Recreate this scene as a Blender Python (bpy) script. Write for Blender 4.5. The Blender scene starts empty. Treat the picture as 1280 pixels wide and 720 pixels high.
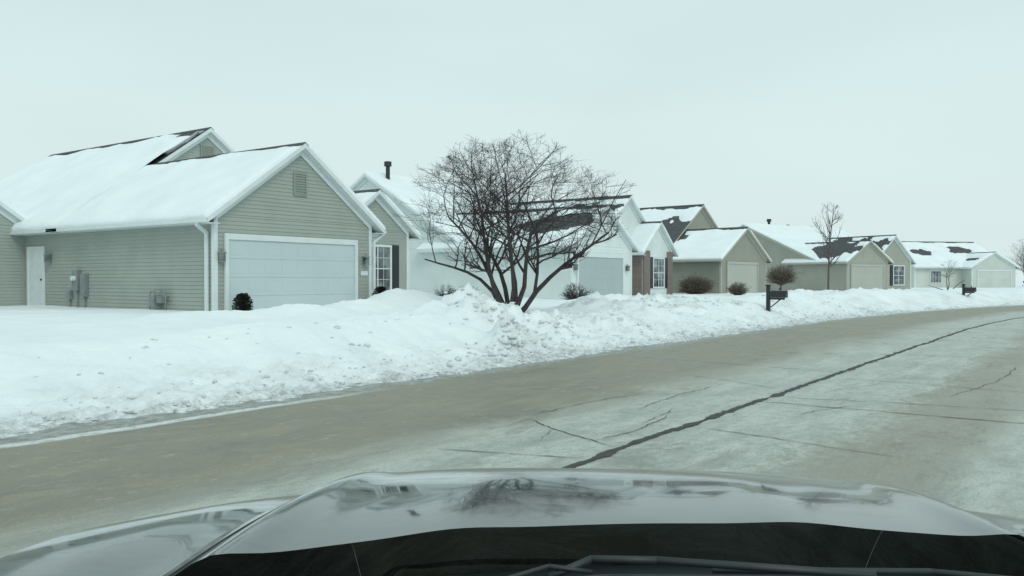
import bpy, math, random, bmesh
from mathutils import Vector, Matrix, noise
rad = math.radians
random.seed(7)
scene = bpy.context.scene

# ------------------------------------------------------------------ helpers
def smooth(a, b, x):
    if a == b: return 0.0 if x < a else 1.0
    t = max(0.0, min(1.0, (x-a)/(b-a)))
    return t*t*(3-2*t)
def n3(x, y, z=0.0): return noise.noise(Vector((x, y, z)))
def fbm(x, y, z=0.0, o=4): return noise.fractal(Vector((x, y, z)), 0.9, 2.1, o)
def P(u, v, z=0.0): return Vector((-v, u, z))     # street coords: u along road, v to the left

def newmat(name):
    m = bpy.data.materials.new(name); m.use_nodes = True
    nt = m.node_tree
    return m, nt, nt.nodes["Principled BSDF"]
def N(nt, t, **kw):
    n = nt.nodes.new(t)
    for k, v in kw.items(): setattr(n, k, v)
    return n
def simple(name, col, rough=0.6, var=0.12, scale=3.0, metallic=0.0, bump=0.0, bscale=60, coat=0.0, stretch=None):
    m, nt, b = newmat(name)
    tc = N(nt, 'ShaderNodeTexCoord')
    mp = N(nt, 'ShaderNodeMapping')
    if stretch: mp.inputs['Scale'].default_value = stretch
    nt.links.new(tc.outputs['Object'], mp.inputs['Vector'])
    no = N(nt, 'ShaderNodeTexNoise'); no.inputs['Scale'].default_value = scale; no.inputs['Detail'].default_value = 6
    nt.links.new(mp.outputs[0], no.inputs['Vector'])
    cr = N(nt, 'ShaderNodeValToRGB')
    cr.color_ramp.elements[0].position = 0.3; cr.color_ramp.elements[1].position = 0.7
    cr.color_ramp.elements[0].color = [c*(1-var) for c in col]+[1]
    cr.color_ramp.elements[1].color = [min(1, c*(1+var)) for c in col]+[1]
    nt.links.new(no.outputs['Fac'], cr.inputs['Fac'])
    nt.links.new(cr.outputs['Color'], b.inputs['Base Color'])
    b.inputs['Roughness'].default_value = rough
    b.inputs['Metallic'].default_value = metallic
    if coat: b.inputs['Coat Weight'].default_value = coat; b.inputs['Coat Roughness'].default_value = 0.06
    if bump:
        n2 = N(nt, 'ShaderNodeTexNoise'); n2.inputs['Scale'].default_value = bscale; n2.inputs['Detail'].default_value = 5
        nt.links.new(tc.outputs['Object'], n2.inputs['Vector'])
        bp = N(nt, 'ShaderNodeBump'); bp.inputs['Strength'].default_value = bump; bp.inputs['Distance'].default_value = 0.02
        nt.links.new(n2.outputs['Fac'], bp.inputs['Height']); nt.links.new(bp.outputs[0], b.inputs['Normal'])
    return m

class MB:
    def __init__(s): s.v = []; s.f = []; s.m = []
    def vert(s, p): s.v.append(tuple(p)); return len(s.v)-1
    def face(s, ids, mi=0): s.f.append(tuple(ids)); s.m.append(mi)
    def quad(s, a, b, c, d, mi=0):
        i = len(s.v); s.v += [tuple(a), tuple(b), tuple(c), tuple(d)]; s.face((i, i+1, i+2, i+3), mi)
    def hexa(s, p, mi=0):
        i = len(s.v); s.v += [tuple(q) for q in p]
        for f in ((0,3,2,1),(4,5,6,7),(0,1,5,4),(1,2,6,5),(2,3,7,6),(3,0,4,7)):
            s.face([i+k for k in f], mi)
    def box(s, x0, x1, y0, y1, z0, z1, mi=0):
        s.hexa([(x0,y0,z0),(x1,y0,z0),(x1,y1,z0),(x0,y1,z0),(x0,y0,z1),(x1,y0,z1),(x1,y1,z1),(x0,y1,z1)], mi)
    def tube(s, p0, p1, r0, r1, sides=6, mi=0, cap=False):
        p0 = Vector(p0); p1 = Vector(p1); d = p1-p0
        if d.length < 1e-6: return
        d.normalize()
        a = d.orthogonal().normalized(); b = d.cross(a)
        i = len(s.v)
        for p, r in ((p0, r0), (p1, r1)):
            for k in range(sides):
                t = 2*math.pi*k/sides
                s.v.append(tuple(p + a*math.cos(t)*r + b*math.sin(t)*r))
        for k in range(sides):
            k2 = (k+1) % sides
            s.face((i+k, i+k2, i+sides+k2, i+sides+k), mi)
        if cap:
            s.face([i+sides-1-k for k in range(sides)], mi); s.face([i+sides+k for k in range(sides)], mi)
    def build(s, name, mats, parent=None, smooth_=False, recalc=True, bevel=0):
        me = bpy.data.meshes.new(name)
        me.from_pydata(s.v, [], s.f)
        for m in mats: me.materials.append(m)
        me.polygons.foreach_set('material_index', s.m)
        if recalc:
            bm = bmesh.new(); bm.from_mesh(me); bmesh.ops.recalc_face_normals(bm, faces=bm.faces); bm.to_mesh(me); bm.free()
        if smooth_: me.polygons.foreach_set('use_smooth', [True]*len(me.polygons))
        ob = bpy.data.objects.new(name, me); scene.collection.objects.link(ob)
        if parent: ob.parent = parent
        if bevel:
            bv = ob.modifiers.new('bevel', 'BEVEL'); bv.width = bevel; bv.segments = 2; bv.limit_method = 'ANGLE'
        return ob

def empty(name, loc=(0,0,0), rz=0.0):
    e = bpy.data.objects.new(name, None); scene.collection.objects.link(e)
    e.location = loc; e.rotation_euler = (0, 0, rz); e.empty_display_size = 0.3
    return e

# ------------------------------------------------------------------ materials
def siding_mat(name, col):
    return simple(name, col, rough=0.55, var=0.07, scale=0.9)
M_sageSid = siding_mat("sage_siding", (0.335, 0.372, 0.332))
M_whiteSid = siding_mat("white_siding", (0.68, 0.74, 0.725))
M_tanSid = siding_mat("tan_siding", (0.285, 0.29, 0.24))
M_tanSid2 = siding_mat("khaki_siding", (0.345, 0.35, 0.297))
M_creamSid = siding_mat("cream_siding", (0.56, 0.60, 0.55))
M_trim = simple("white_trim", (0.66, 0.72, 0.715), 0.5, 0.05)
M_trimTan = simple("tan_trim", (0.42, 0.42, 0.37), 0.5, 0.05)
M_doorW = simple("garage_door_paint", (0.52, 0.60, 0.61), 0.45, 0.03, 0.7)
M_doorTan = simple("garage_door_tan", (0.42, 0.43, 0.38), 0.45, 0.04, 0.7)
M_doorGr = simple("garage_door_grey", (0.39, 0.45, 0.455), 0.45, 0.04, 0.7)
M_shutter = simple("black_shutter", (0.015, 0.017, 0.02), 0.4, 0.1)
M_black = simple("black_metal", (0.02, 0.022, 0.024), 0.4, 0.15)
M_grey = simple("grey_metal", (0.22, 0.25, 0.25), 0.45, 0.15)
M_vent = simple("vent_louvre", (0.27, 0.30, 0.265), 0.6, 0.05)
M_bark = simple("bark", (0.055, 0.045, 0.043), 0.9, 0.35, 8, bump=0.4, bscale=40)
M_barkL = simple("bark_grey", (0.11, 0.095, 0.09), 0.9, 0.3, 8)
M_bushBr = simple("dry_twigs", (0.12, 0.10, 0.075), 0.9, 0.4, 6)
M_ever = simple("evergreen", (0.015, 0.022, 0.016), 0.8, 0.5, 9)
M_hedge = simple("hedge_dark", (0.02, 0.028, 0.024), 0.9, 0.4, 3)
M_plast = simple("cowl_plastic", (0.012, 0.017, 0.019), 0.42, 0.25, 6, bump=0.05, bscale=300)
M_wiper = simple("wiper_plastic", (0.032, 0.040, 0.042), 0.5, 0.2, 12)
M_rubber = simple("rubber", (0.015, 0.015, 0.016), 0.7, 0.2)

def shingle_mat():
    m, nt, b = newmat("asphalt_shingles")
    tc = N(nt, 'ShaderNodeTexCoord')
    no = N(nt, 'ShaderNodeTexNoise'); no.inputs['Scale'].default_value = 9; no.inputs['Detail'].default_value = 8
    nt.links.new(tc.outputs['Object'], no.inputs['Vector'])
    cr = N(nt, 'ShaderNodeValToRGB')
    cr.color_ramp.elements[0].position = .3; cr.color_ramp.elements[0].color = (.036,.038,.042,1)
    cr.color_ramp.elements[1].position = .72; cr.color_ramp.elements[1].color = (.12,.125,.13,1)
    nt.links.new(no.outputs['Fac'], cr.inputs['Fac']); nt.links.new(cr.outputs[0], b.inputs['Base Color'])
    wv = N(nt, 'ShaderNodeTexWave'); wv.bands_direction = 'Z'; wv.wave_profile = 'SAW'; wv.inputs['Scale'].default_value = 3.2
    nt.links.new(tc.outputs['Object'], wv.inputs['Vector'])
    bp = N(nt, 'ShaderNodeBump'); bp.inputs['Strength'].default_value = .6; bp.inputs['Distance'].default_value = .02
    nt.links.new(wv.outputs['Fac'], bp.inputs['Height']); nt.links.new(bp.outputs[0], b.inputs['Normal'])
    b.inputs['Roughness'].default_value = .9
    return m
M_shingle = shingle_mat()

def brick_mat():
    m, nt, b = newmat("brown_brick")
    tc = N(nt, 'ShaderNodeTexCoord')
    mp = N(nt, 'ShaderNodeMapping'); mp.inputs['Rotation'].default_value = (rad(90), 0, 0)
    nt.links.new(tc.outputs['Object'], mp.inputs['Vector'])
    br = N(nt, 'ShaderNodeTexBrick')
    br.inputs['Color1'].default_value = (.14,.095,.085,1); br.inputs['Color2'].default_value = (.19,.145,.125,1)
    br.inputs['Mortar'].default_value = (.31,.30,.28,1); br.inputs['Scale'].default_value = 4.5
    br.inputs['Mortar Size'].default_value = .02
    nt.links.new(mp.outputs[0], br.inputs['Vector']); nt.links.new(br.outputs['Color'], b.inputs['Base Color'])
    b.inputs['Roughness'].default_value = .85
    return m
M_brick = brick_mat()

def glass_mat():
    m, nt, b = newmat("window_glass")
    tc = N(nt, 'ShaderNodeTexCoord')
    no = N(nt, 'ShaderNodeTexNoise'); no.inputs['Scale'].default_value = 1.6
    nt.links.new(tc.outputs['Object'], no.inputs['Vector'])
    cr = N(nt, 'ShaderNodeValToRGB')
    cr.color_ramp.elements[0].position = .4; cr.color_ramp.elements[0].color = (.03,.038,.042,1)
    cr.color_ramp.elements[1].position = .62; cr.color_ramp.elements[1].color = (.22,.25,.25,1)
    nt.links.new(no.outputs['Fac'], cr.inputs['Fac']); nt.links.new(cr.outputs[0], b.inputs['Base Color'])
    b.inputs['Roughness'].default_value = .06
    return m
M_glass = glass_mat()

def snow_mat(name, ground=True):
    m, nt, b = newmat(name)
    tc = N(nt, 'ShaderNodeTexCoord')
    n1 = N(nt, 'ShaderNodeTexNoise'); n1.inputs['Scale'].default_value = .8; n1.inputs['Detail'].default_value = 7
    nt.links.new(tc.outputs['Object'], n1.inputs['Vector'])
    cr = N(nt, 'ShaderNodeValToRGB')
    cr.color_ramp.elements[0].position = .3; cr.color_ramp.elements[0].color = (.78,.835,.86,1)
    cr.color_ramp.elements[1].position = .7; cr.color_ramp.elements[1].color = (.87,.91,.925,1)
    nt.links.new(n1.outputs['Fac'], cr.inputs['Fac'])
    col = cr.outputs[0]
    if ground:
        at = N(nt, 'ShaderNodeAttribute'); at.attribute_name = 'dirt'
        n2 = N(nt, 'ShaderNodeTexNoise'); n2.inputs['Scale'].default_value = 7; n2.inputs['Detail'].default_value = 10; n2.inputs['Roughness'].default_value = .8
        nt.links.new(tc.outputs['Object'], n2.inputs['Vector'])
        mr = N(nt, 'ShaderNodeMapRange'); mr.inputs['From Min'].default_value = .36; mr.inputs['From Max'].default_value = .62
        nt.links.new(n2.outputs['Fac'], mr.inputs['Value'])
        mu = N(nt, 'ShaderNodeMath', operation='MULTIPLY')
        nt.links.new(at.outputs['Fac'], mu.inputs[0]); nt.links.new(mr.outputs[0], mu.inputs[1])
        mx = N(nt, 'ShaderNodeMix', data_type='RGBA')
        nt.links.new(mu.outputs[0], mx.inputs['Factor']); nt.links.new(col, mx.inputs['A'])
        mx.inputs['B'].default_value = (.20,.205,.18,1)
        col = mx.outputs['Result']
    nt.links.new(col, b.inputs['Base Color'])
    b.inputs['Roughness'].default_value = .8
    n3_ = N(nt, 'ShaderNodeTexNoise'); n3_.inputs['Scale'].default_value = 9; n3_.inputs['Detail'].default_value = 10; n3_.inputs['Roughness'].default_value = .6
    nt.links.new(tc.outputs['Object'], n3_.inputs['Vector'])
    bp = N(nt, 'ShaderNodeBump'); bp.inputs['Strength'].default_value = .45 if ground else .12; bp.inputs['Distance'].default_value = .05
    nt.links.new(n3_.outputs['Fac'], bp.inputs['Height']); nt.links.new(bp.outputs[0], b.inputs['Normal'])
    return m
M_snow = snow_mat("snow_ground")
M_snowR = snow_mat("snow_roof", False)

# ------------------------------------------------------------------ street curve  (l along left road edge, w to the left of the edge)
V0 = 7.7; U0 = 25.0; R = 110.0; LEND = 150.0
def street(l, w):
    if l <= U0: return l, V0 + w
    a = (min(l, LEND)-U0)/R
    u = U0 + (R+w)*math.sin(a); v = V0 - R + (R+w)*math.cos(a)
    if l > LEND:
        u += (l-LEND)*math.cos(a); v -= (l-LEND)*math.sin(a)
    return u, v

MOUNDS = [ # u, v, height, radius, lumpiness
 (13.5,10.7,.50,.62,.55),(12.7,11.3,.22,.8,.4),(14.2,10.2,.30,.50,.6),(15.0,9.9,.26,.5,.7),(15.9,10.3,.24,.5,.7),(12.3,8.85,.40,.36,.7),(12.75,8.75,.30,.33,.7),
 (12.7,14.9,.28,1.1,.1),(10.6,15.3,.20,1.4,.1),(14.6,15.2,.38,1.0,.15),(15.6,14.0,.20,1.0,.15),(17.7,16.6,.60,1.3,.1),(19.6,17.2,.40,1.2,.1),
 (8.5,14.5,.10,2.,.1),(11.0,10.6,.10,1.1,.15),(9.2,10.2,.06,1.3,.1),(17.2,9.6,.18,.6,.7),(18.6,10.0,.2,.6,.7),
 (22.0,12.6,.34,1.0,.5),(24.2,12.0,.36,.9,.6),(26.5,12.4,.30,1.1,.5),(28.,15.5,.35,1.5,.2),(31.,14.,.3,1.6,.3),(20.5,10.4,.22,.8,.5),
 (34.0,9.8,.25,1.2,.5),(38,12.5,.32,1.6,.5),(42,10.5,.28,1.5,.5),(46,12.5,.32,1.8,.5),(52,10,.3,2,.5)]
def Hgt(l, w, u, v):
    ww = w if w >= -5.5 else -11.3-w
    e = ww + .35*n3(l*.35, 3.1) + .22*n3(l*1.3, 8.2) + .09*n3(l*5, 1.2) - .25
    if ww < -1.2: return -.06
    far = smooth(20, 30, l)
    h = -.05 + .50*smooth(-.1, 3.0, e) + .05*smooth(-.15,.10,e)
    crest = (.08 + .22*far + .14*n3(l*.22, 5.5) + .10*n3(l*.7, 9.5))
    crest *= (smooth(3.5, 9, l)*.85+.15)*(1-.75*smooth(13.2, 14.5, l)*(1-smooth(18, 22, l)))
    h += max(0, crest)*math.exp(-((e-2.6)/1.2)**2)
    h += .06*math.exp(-((e-3.4)/1.3)**2)*(1+n3(l*.3, 2))*smooth(10, 3, l)
    lump = smooth(-.05, .5, e)*(1-smooth(2.4, 6.5, e)*.75)
    rough_amt = .6+.5*smooth(-.1, .5, n3(l*.28, 12.2))+.3*far
    h += lump*rough_amt*(.085*fbm(u*1.2, v*1.2, 1.0, 4) + .055*abs(fbm(u*3.4, v*3.4, 4.0, 3)))
    toe = smooth(-.05, .2, e)*(1-smooth(.9, 2.2, e))
    h += toe*(.060*fbm(u*6, v*6, 7.0, 3)+.045*max(0, fbm(u*11, v*11, 17.0, 2))+.03*n3(l*2.5, 4.4))
    h += smooth(3, 8, e)*(.06*n3(u*.35, v*.35, 2.2)+.03*n3(u*1.0, v*1.0, 5)+.012*n3(u*3, v*3, 5))
    if -2 < u < 60 and ww == w:
        for (mu, mv, mh, mr, lu) in MOUNDS:
            d2 = ((u-mu)**2+(v-mv)**2)/(mr*mr)
            if d2 < 9:
                g = math.exp(-d2)
                h += mh*g*(1+lu*1.2*fbm(u*2.6, v*2.6, 3.3, 3)) + (.15*lu*g*fbm(u*6, v*6, 1.7, 3))
    if w > 40 or w < -50:
        h = max(h, .47)
    return h
def frange(a, b, s):
    r = []; x = a
    while x < b-1e-6: r.append(x); x += s
    return r
Ls = frange(-400,-60,60)+frange(-60,-12,6)+frange(-12,2,.6)+frange(2,5,.15)+frange(5,24,.07)+frange(24,40,.18)+frange(40,80,.5)+frange(80,180,3)+frange(180,701,40)
Ws = frange(-100,-30,12)+frange(-30,-14,2)+frange(-14,-9,.4)+frange(-9,-1.2,1.3)+frange(-1.2,-.6,.15)+frange(-.6,3.6,.06)+frange(3.6,8.,.12)+frange(8,14,.3)+frange(14,50,2)+frange(50,130,10)+frange(130,700,70)
mb = MB(); dirt = []
nw = len(Ws)
for l in Ls:
    for w in Ws:
        u, v = street(l, w)
        h = Hgt(l, w, u, v)
        mb.v.append((-v, u, h))
        e = w if w >= -5.5 else -11.3-w
        d = .0
        if e > -1.5:
            d = .85*(1-smooth(.30, 1.05, e+.4*n3(u*1.1, v*1.1, 2)))
            band = math.exp(-((e-1.1)/.6)**2)*max(0, .25+.9*n3(u*1.7, v*1.7, 8))
            d = max(d, band*.6)
            if 21 < u < 28 and 10 < v < 14: d = max(d, .65*max(0, .3+n3(u*1.5, v*2.5, 4)*1.6))
            if 28 < u < 60 and e < 5: d = max(d, .4*max(0, .1+n3(u*.9, v*1.5, 6)*1.6))
            if 14.5 < u < 21 and e < 3.5: d = max(d, .4*max(0, .1+n3(u*1.2, v*1.5, 6)*1.6))
            dd = ((u-12.4)**2+(v-8.6)**2)
            d = max(d, .55*math.exp(-dd/.6)*(.6+n3(u*3, v*3, 4)))
            dd = ((u-13.6)**2+(v-10.1)**2)
            d = max(d, .42*math.exp(-dd/.8)*(.5+n3(u*3, v*3, 4)))
        dirt.append(max(0, min(1, d)))
for i in range(len(Ls)-1):
    for j in range(nw-1):
        a = i*nw+j
        mb.face((a, a+1, a+nw+1, a+nw))
ground = mb.build("snow_ground", [M_snow], smooth_=True)
at = ground.data.attributes.new('dirt', 'FLOAT', 'POINT'); at.data.foreach_set('value', dirt)

# ------------------------------------------------------------------ road
def road_mat():
    m, nt, b = newmat("salted_asphalt")
    uv = N(nt, 'ShaderNodeUVMap'); uv.uv_map = 'UVMap'
    sx = N(nt, 'ShaderNodeSeparateXYZ'); nt.links.new(uv.outputs[0], sx.inputs[0])
    L_, W_ = sx.outputs['X'], sx.outputs['Y']
    def noise_(scale, sc=(1,1,1), det=6, rough=.6, dist=0):
        mp = N(nt, 'ShaderNodeMapping'); mp.inputs['Scale'].default_value = sc
        nt.links.new(uv.outputs[0], mp.inputs['Vector'])
        n = N(nt, 'ShaderNodeTexNoise'); n.inputs['Scale'].default_value = scale; n.inputs['Detail'].default_value = det
        n.inputs['Roughness'].default_value = rough; n.inputs['Distortion'].default_value = dist
        nt.links.new(mp.outputs[0], n.inputs['Vector']); return n.outputs['Fac']
    def math_(op, a, b_=None):
        n = N(nt, 'ShaderNodeMath', operation=op)
        for k, x in enumerate((a, b_)):
            if x is None: continue
            if isinstance(x, (int, float)): n.inputs[k].default_value = x
            else: nt.links.new(x, n.inputs[k])
        return n.outputs[0]
    def mr(x, a, b_, c=0., d=1., interp='SMOOTHSTEP'):
        n = N(nt, 'ShaderNodeMapRange', interpolation_type=interp)
        nt.links.new(x, n.inputs['Value'])
        for k, val in zip(('From Min','From Max','To Min','To Max'), (a, b_, c, d)): n.inputs[k].default_value = val
        return n.outputs[0]
    def mix(f, A, B):
        n = N(nt, 'ShaderNodeMix', data_type='RGBA')
        nt.links.new(f, n.inputs['Factor']) if not isinstance(f, float) else setattr(n.inputs['Factor'], 'default_value', f)
        for nm, c in (('A', A), ('B', B)):
            if isinstance(c, tuple): n.inputs[nm].default_value = c+(1,)
            else: nt.links.new(c, n.inputs[nm])
        return n.outputs['Result']
    big = noise_(.5, (.35, 1, 1), 5, .6, .4)
    streak = noise_(2.6, (.30, 1, 1), 10, .74, .2)
    fine = noise_(9, (.7, 1, 1), 10, .8)
    grit = noise_(45, (1, 1, 1), 6, .8)
    wn = math_('ADD', W_, math_('MULTIPLY', math_('SUBTRACT', big, .5), 2.0))
    wn = math_('ADD', wn, math_('MULTIPLY', math_('SUBTRACT', fine, .5), 1.4))
    tan = mix(mr(streak, .35, .65), (.195,.178,.128), (.31,.285,.212))
    pale = mix(mr(streak, .35, .65), (.37,.405,.365), (.59,.63,.585))
    inl = mr(wn, -2.4, -3.7)
    f1 = math_('MULTIPLY', inl, mr(fine, .30, .58, .40, 1.0))
    col = mix(f1, tan, pale)
    tr = math_('MULTIPLY', mr(math_('ABSOLUTE', math_('ADD', wn, 6.4)), .80, .2), .75)
    col = mix(tr, col, (.27,.25,.19))
    tr3 = math_('MULTIPLY', mr(wn, -7.8, -9.0), .95)
    col = mix(tr3, col, (.25,.23,.165))
    damp = math_('MULTIPLY', mr(noise_(1.3, (.45, 1, 1), 10, .78, .8), .53, .65), .48)
    col = mix(damp, col, (.135,.13,.105))
    e = math_('ADD', W_, math_('MULTIPLY', math_('SUBTRACT', noise_(1.3, (1,1,1), 6, .65), .5), 1.0))
    slush = math_('MULTIPLY', mr(e, -.22, .08), .9)
    col = mix(slush, col, mix(mr(fine, .4, .6), (.19,.195,.17), (.44,.47,.46)))
    wv = math_('ADD', math_('MULTIPLY', math_('SUBTRACT', noise_(.8, (1,1,1), 4), .5), .30), .15)
    ridge = math_('MULTIPLY', mr(math_('ABSOLUTE', math_('ADD', W_, wv)), .12, .04), mr(L_, 8.3, 5.8))
    ridge = math_('MULTIPLY', ridge, mr(fine, .38, .50))
    col = mix(ridge, col, (.72,.76,.76))
    sp = math_('MULTIPLY', mr(noise_(6.5, (.7,1,1), 10, .85, .5), .55, .65), .45)
    col = mix(sp, col, (.62,.66,.62))
    sp2 = math_('MULTIPLY', mr(noise_(4.1, (.6,1,1), 10, .85, .3), .56, .65), .42)
    col = mix(sp2, col, (.16,.15,.12))
    col = mix(mr(grit, .40, .70, 0., .45), col, (.115,.11,.09))
    nt.links.new(col, b.inputs['Base Color'])
    nt.links.new(mr(streak, .3, .7, .34, .70), b.inputs['Roughness'])
    bp = N(nt, 'ShaderNodeBump'); bp.inputs['Strength'].default_value = .6; bp.inputs['Distance'].default_value = .016
    nt.links.new(math_('ADD', fine, math_('MULTIPLY', grit, .5)), bp.inputs['Height']); nt.links.new(bp.outputs[0], b.inputs['Normal'])
    return m
M_road = road_mat()
M_crack = simple("tar_crack", (.035,.036,.034), .7, .4, 9)
M_crackL = simple("fine_crack", (.11,.11,.095), .8, .3, 9)

road = empty("road")
rl = frange(-400,-40,60)+frange(-40,20,2)+frange(20,150,1.5)+frange(150,700,50)
rw = [-12.3,-10,-8,-6,-4,-2,0,1.0]
mb = MB(); uvs = []
for l in rl:
    for w in rw:
        u, v = street(l, w); mb.v.append((-v, u, 0.012*(1-((w+5.6)/6.)**2)*2)); uvs.append((l, w))
for i in range(len(rl)-1):
    for j in range(len(rw)-1):
        a = i*len(rw)+j; mb.face((a, a+1, a+len(rw)+1, a+len(rw)))
ro = mb.build("road_surface", [M_road], parent=road, smooth_=True)
uvl = ro.data.uv_layers.new(name='UVMap')
for lp in ro.data.loops: uvl.data[lp.index].uv = uvs[lp.vertex_index]
def roadz(w): 
    f = lambda x: 0.012*(1-((x+5.6)/6.)**2)*2
    for a, b_ in zip(rw[:-1], rw[1:]):
        if a <= w <= b_: return f(a)+(f(b_)-f(a))*(w-a)/(b_-a)
    return f(w)
def crack(mb, pts, wid, mi, seed, step=.08, jit=.03):
    out = []
    for (a, b_) in zip(pts[:-1], pts[1:]):
        L = math.hypot(b_[0]-a[0], b_[1]-a[1]); n = max(2, int(L/step))
        for k in range(n): out.append((a[0]+(b_[0]-a[0])*k/n, a[1]+(b_[1]-a[1])*k/n))
    out.append(pts[-1])
    i0 = len(mb.v); N_ = len(out); s = 0
    for k, (l, w) in enumerate(out):
        a = out[max(0, k-1)]; c = out[min(N_-1, k+1)]
        dx, dy = c[0]-a[0], c[1]-a[1]; L = math.hypot(dx, dy) or 1
        nx, ny = -dy/L, dx/L
        s += L/2
        off = jit*(2.2*n3(s*.5, seed)+1.0*n3(s*2.3, seed+5)+.5*n3(s*9, seed+5))
        taper = min(1, min(k, N_-1-k)/5+.05)
        hw = wid*.5*taper*max(.15, 1+1.0*n3(s*3.1, seed+9)+.6*n3(s*12, seed+3))
        for sg in (-1, 1):
            q = off+sg*hw*(1+.5*n3(s*15, seed+sg))
            u, v = street(l+nx*q, w+ny*q); mb.v.append((-v, u, roadz(w+ny*q)+.005+.0012*mi))
    for k in range(N_-1):
        a = i0+2*k; mb.face((a, a+1, a+3, a+2), mi)
mb = MB()
crack(mb, [(1.5,-4.5),(8,-4.45),(20,-4.42),(45,-4.5),(70,-4.5)], .080, 0, 1.0, .05, .030)
for k, (l0, w0, l1, w1, wd) in enumerate([(6.1,-4.4,6.9,-2.9,.016),(5.6,-4.45,5.2,-3.2,.012),(9.3,-4.4,9.6,-9.8,.020),(9.8,-4.5,10.4,-7.5,.014),(7.4,-4.5,7.0,-6.4,.012),
      (13.0,-4.4,13.6,-.6,.014),(12.2,-4.5,12.0,-9.8,.016),(16.8,-4.5,17.2,-9.8,.016),(21.5,-1.0,21.0,-10,.016),(6.9,-2.9,9.3,-3.1,.010),(8.0,-3.6,10.8,-3.5,.010),
      (4.4,-4.5,3.9,-6.4,.018),(26.5,-1.0,27,-10,.018),(10.5,-4.4,11.4,-2.6,.010),(11,-6.2,15.5,-6.5,.010),(7.2,-4.1,8.4,-3.9,.010),(8.6,-5.1,9.7,-5.4,.01),
      (6.2,-4.1,7.9,-4.0,.012),(5.9,-3.8,6.5,-3.5,.010)]):
    crack(mb, [(l0,w0),((l0+l1)/2+.12*math.sin(k*3.),(w0+w1)/2+.1*math.cos(k*2.)),(l1,w1)], wd, 1, 10+k*3.7, .06, .045)
mb.build("road_cracks", [M_crack, M_crackL], parent=road, recalc=False)

# ------------------------------------------------------------------ snow clods
mb = MB(); rnd = random.Random(3)
ico = bmesh.new(); bmesh.ops.create_icosphere(ico, subdivisions=2, radius=1.0)
icv = [v.co.copy() for v in ico.verts]; icf = [[v.index for v in f.verts] for f in ico.faces]; ico.free()
def clod(mb, c, r, sd):
    i = len(mb.v); sq = rnd.uniform(.4, .75); a = rnd.uniform(0, 6.28)
    sx_, sy_ = rnd.uniform(.7, 1.3), rnd.uniform(.7, 1.3)
    for p in icv:
        k = 1+.55*n3(p.x*1.3+sd, p.y*1.3, p.z*1.3)+.25*n3(p.x*3+sd, p.y*3, p.z*3)
        x, y = p.x*sx_*k*r, p.y*sy_*k*r
        mb.v.append((c[0]+x*math.cos(a)-y*math.sin(a), c[1]+x*math.sin(a)+y*math.cos(a), c[2]+p.z*sq*k*r))
    for f in icf: mb.face([i+q for q in f])
for k in range(2200):
    l = rnd.uniform(3, 38); w = abs(rnd.gauss(.55, .38))+.05
    if n3(l*.8, 3.3) < -.1 and rnd.random() < .6: continue
    if rnd.random() < .10: w = rnd.uniform(1.2, 3)
    u, v = street(l, w); r = rnd.uniform(.010, .030) if rnd.random() < .88 else rnd.uniform(.03, .065)
    clod(mb, (-v, u, Hgt(l, w, u, v)+r*.1), r, k*1.7)
for (cu, cv, n, sp) in ((12.3,8.6,70,.45),(13.6,10.3,45,.6),(15,9.8,70,.8),(18,9.9,60,1.2),(23,12,80,1.5),(26,11,60,1.5),(33,10,50,2)):
    for k in range(n):
        u = rnd.gauss(cu, sp); v = rnd.gauss(cv, sp*.7)
        if v < 7.9: continue
        r = rnd.uniform(.02, .085)
        clod(mb, (-v, u, Hgt(u, v-V0, u, v)), r, k*2.1+cu)
clods = mb.build("snow_clods", [M_snow], smooth_=True)
at = clods.data.attributes.new('dirt', 'FLOAT', 'POINT'); at.data.foreach_set('value', [.45]*len(clods.data.vertices))

# ------------------------------------------------------------------ house building kit
def frame(A, B):
    A = Vector((A[0], A[1], 0)); B = Vector((B[0], B[1], 0)); d = (B-A); L = d.length; d.normalize()
    return A, d, Vector((d.y, -d.x, 0)), L
def wp(fr, t, o, z):
    A, d, n, L = fr; p = A+d*t+n*o; return (p.x, p.y, z)
def wbox(mb, fr, t0, t1, o0, o1, z0, z1, mi=0):
    mb.hexa([wp(fr,t0,o1,z0), wp(fr,t1,o1,z0), wp(fr,t1,o0,z0), wp(fr,t0,o0,z0), wp(fr,t0,o1,z1), wp(fr,t1,o1,z1), wp(fr,t1,o0,z1), wp(fr,t0,o0,z1)], mi)
def siding(mb, fr, z0, ze, slope=None, lap=.115, mi=0):
    L = fr[3]; top = ze if slope is None else ze+slope*L/2
    def rng(z):
        if slope is None or z <= ze: return 0., L
        t = (z-ze)/slope; return min(t, L/2), max(L-t, L/2)
    z = z0
    while z < top-1e-4:
        zt = min(z+lap, top)
        if z < ze < zt: zt = ze
        a0, b0 = rng(z); a1, b1 = rng(zt)
        mb.quad(wp(fr,a0,.020,z), wp(fr,b0,.020,z), wp(fr,b1,.004,zt), wp(fr,a1,.004,zt), mi)
        mb.quad(wp(fr,a0,.0,z), wp(fr,b0,.0,z), wp(fr,b0,.020,z), wp(fr,a0,.020,z), mi)
        z = zt

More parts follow.
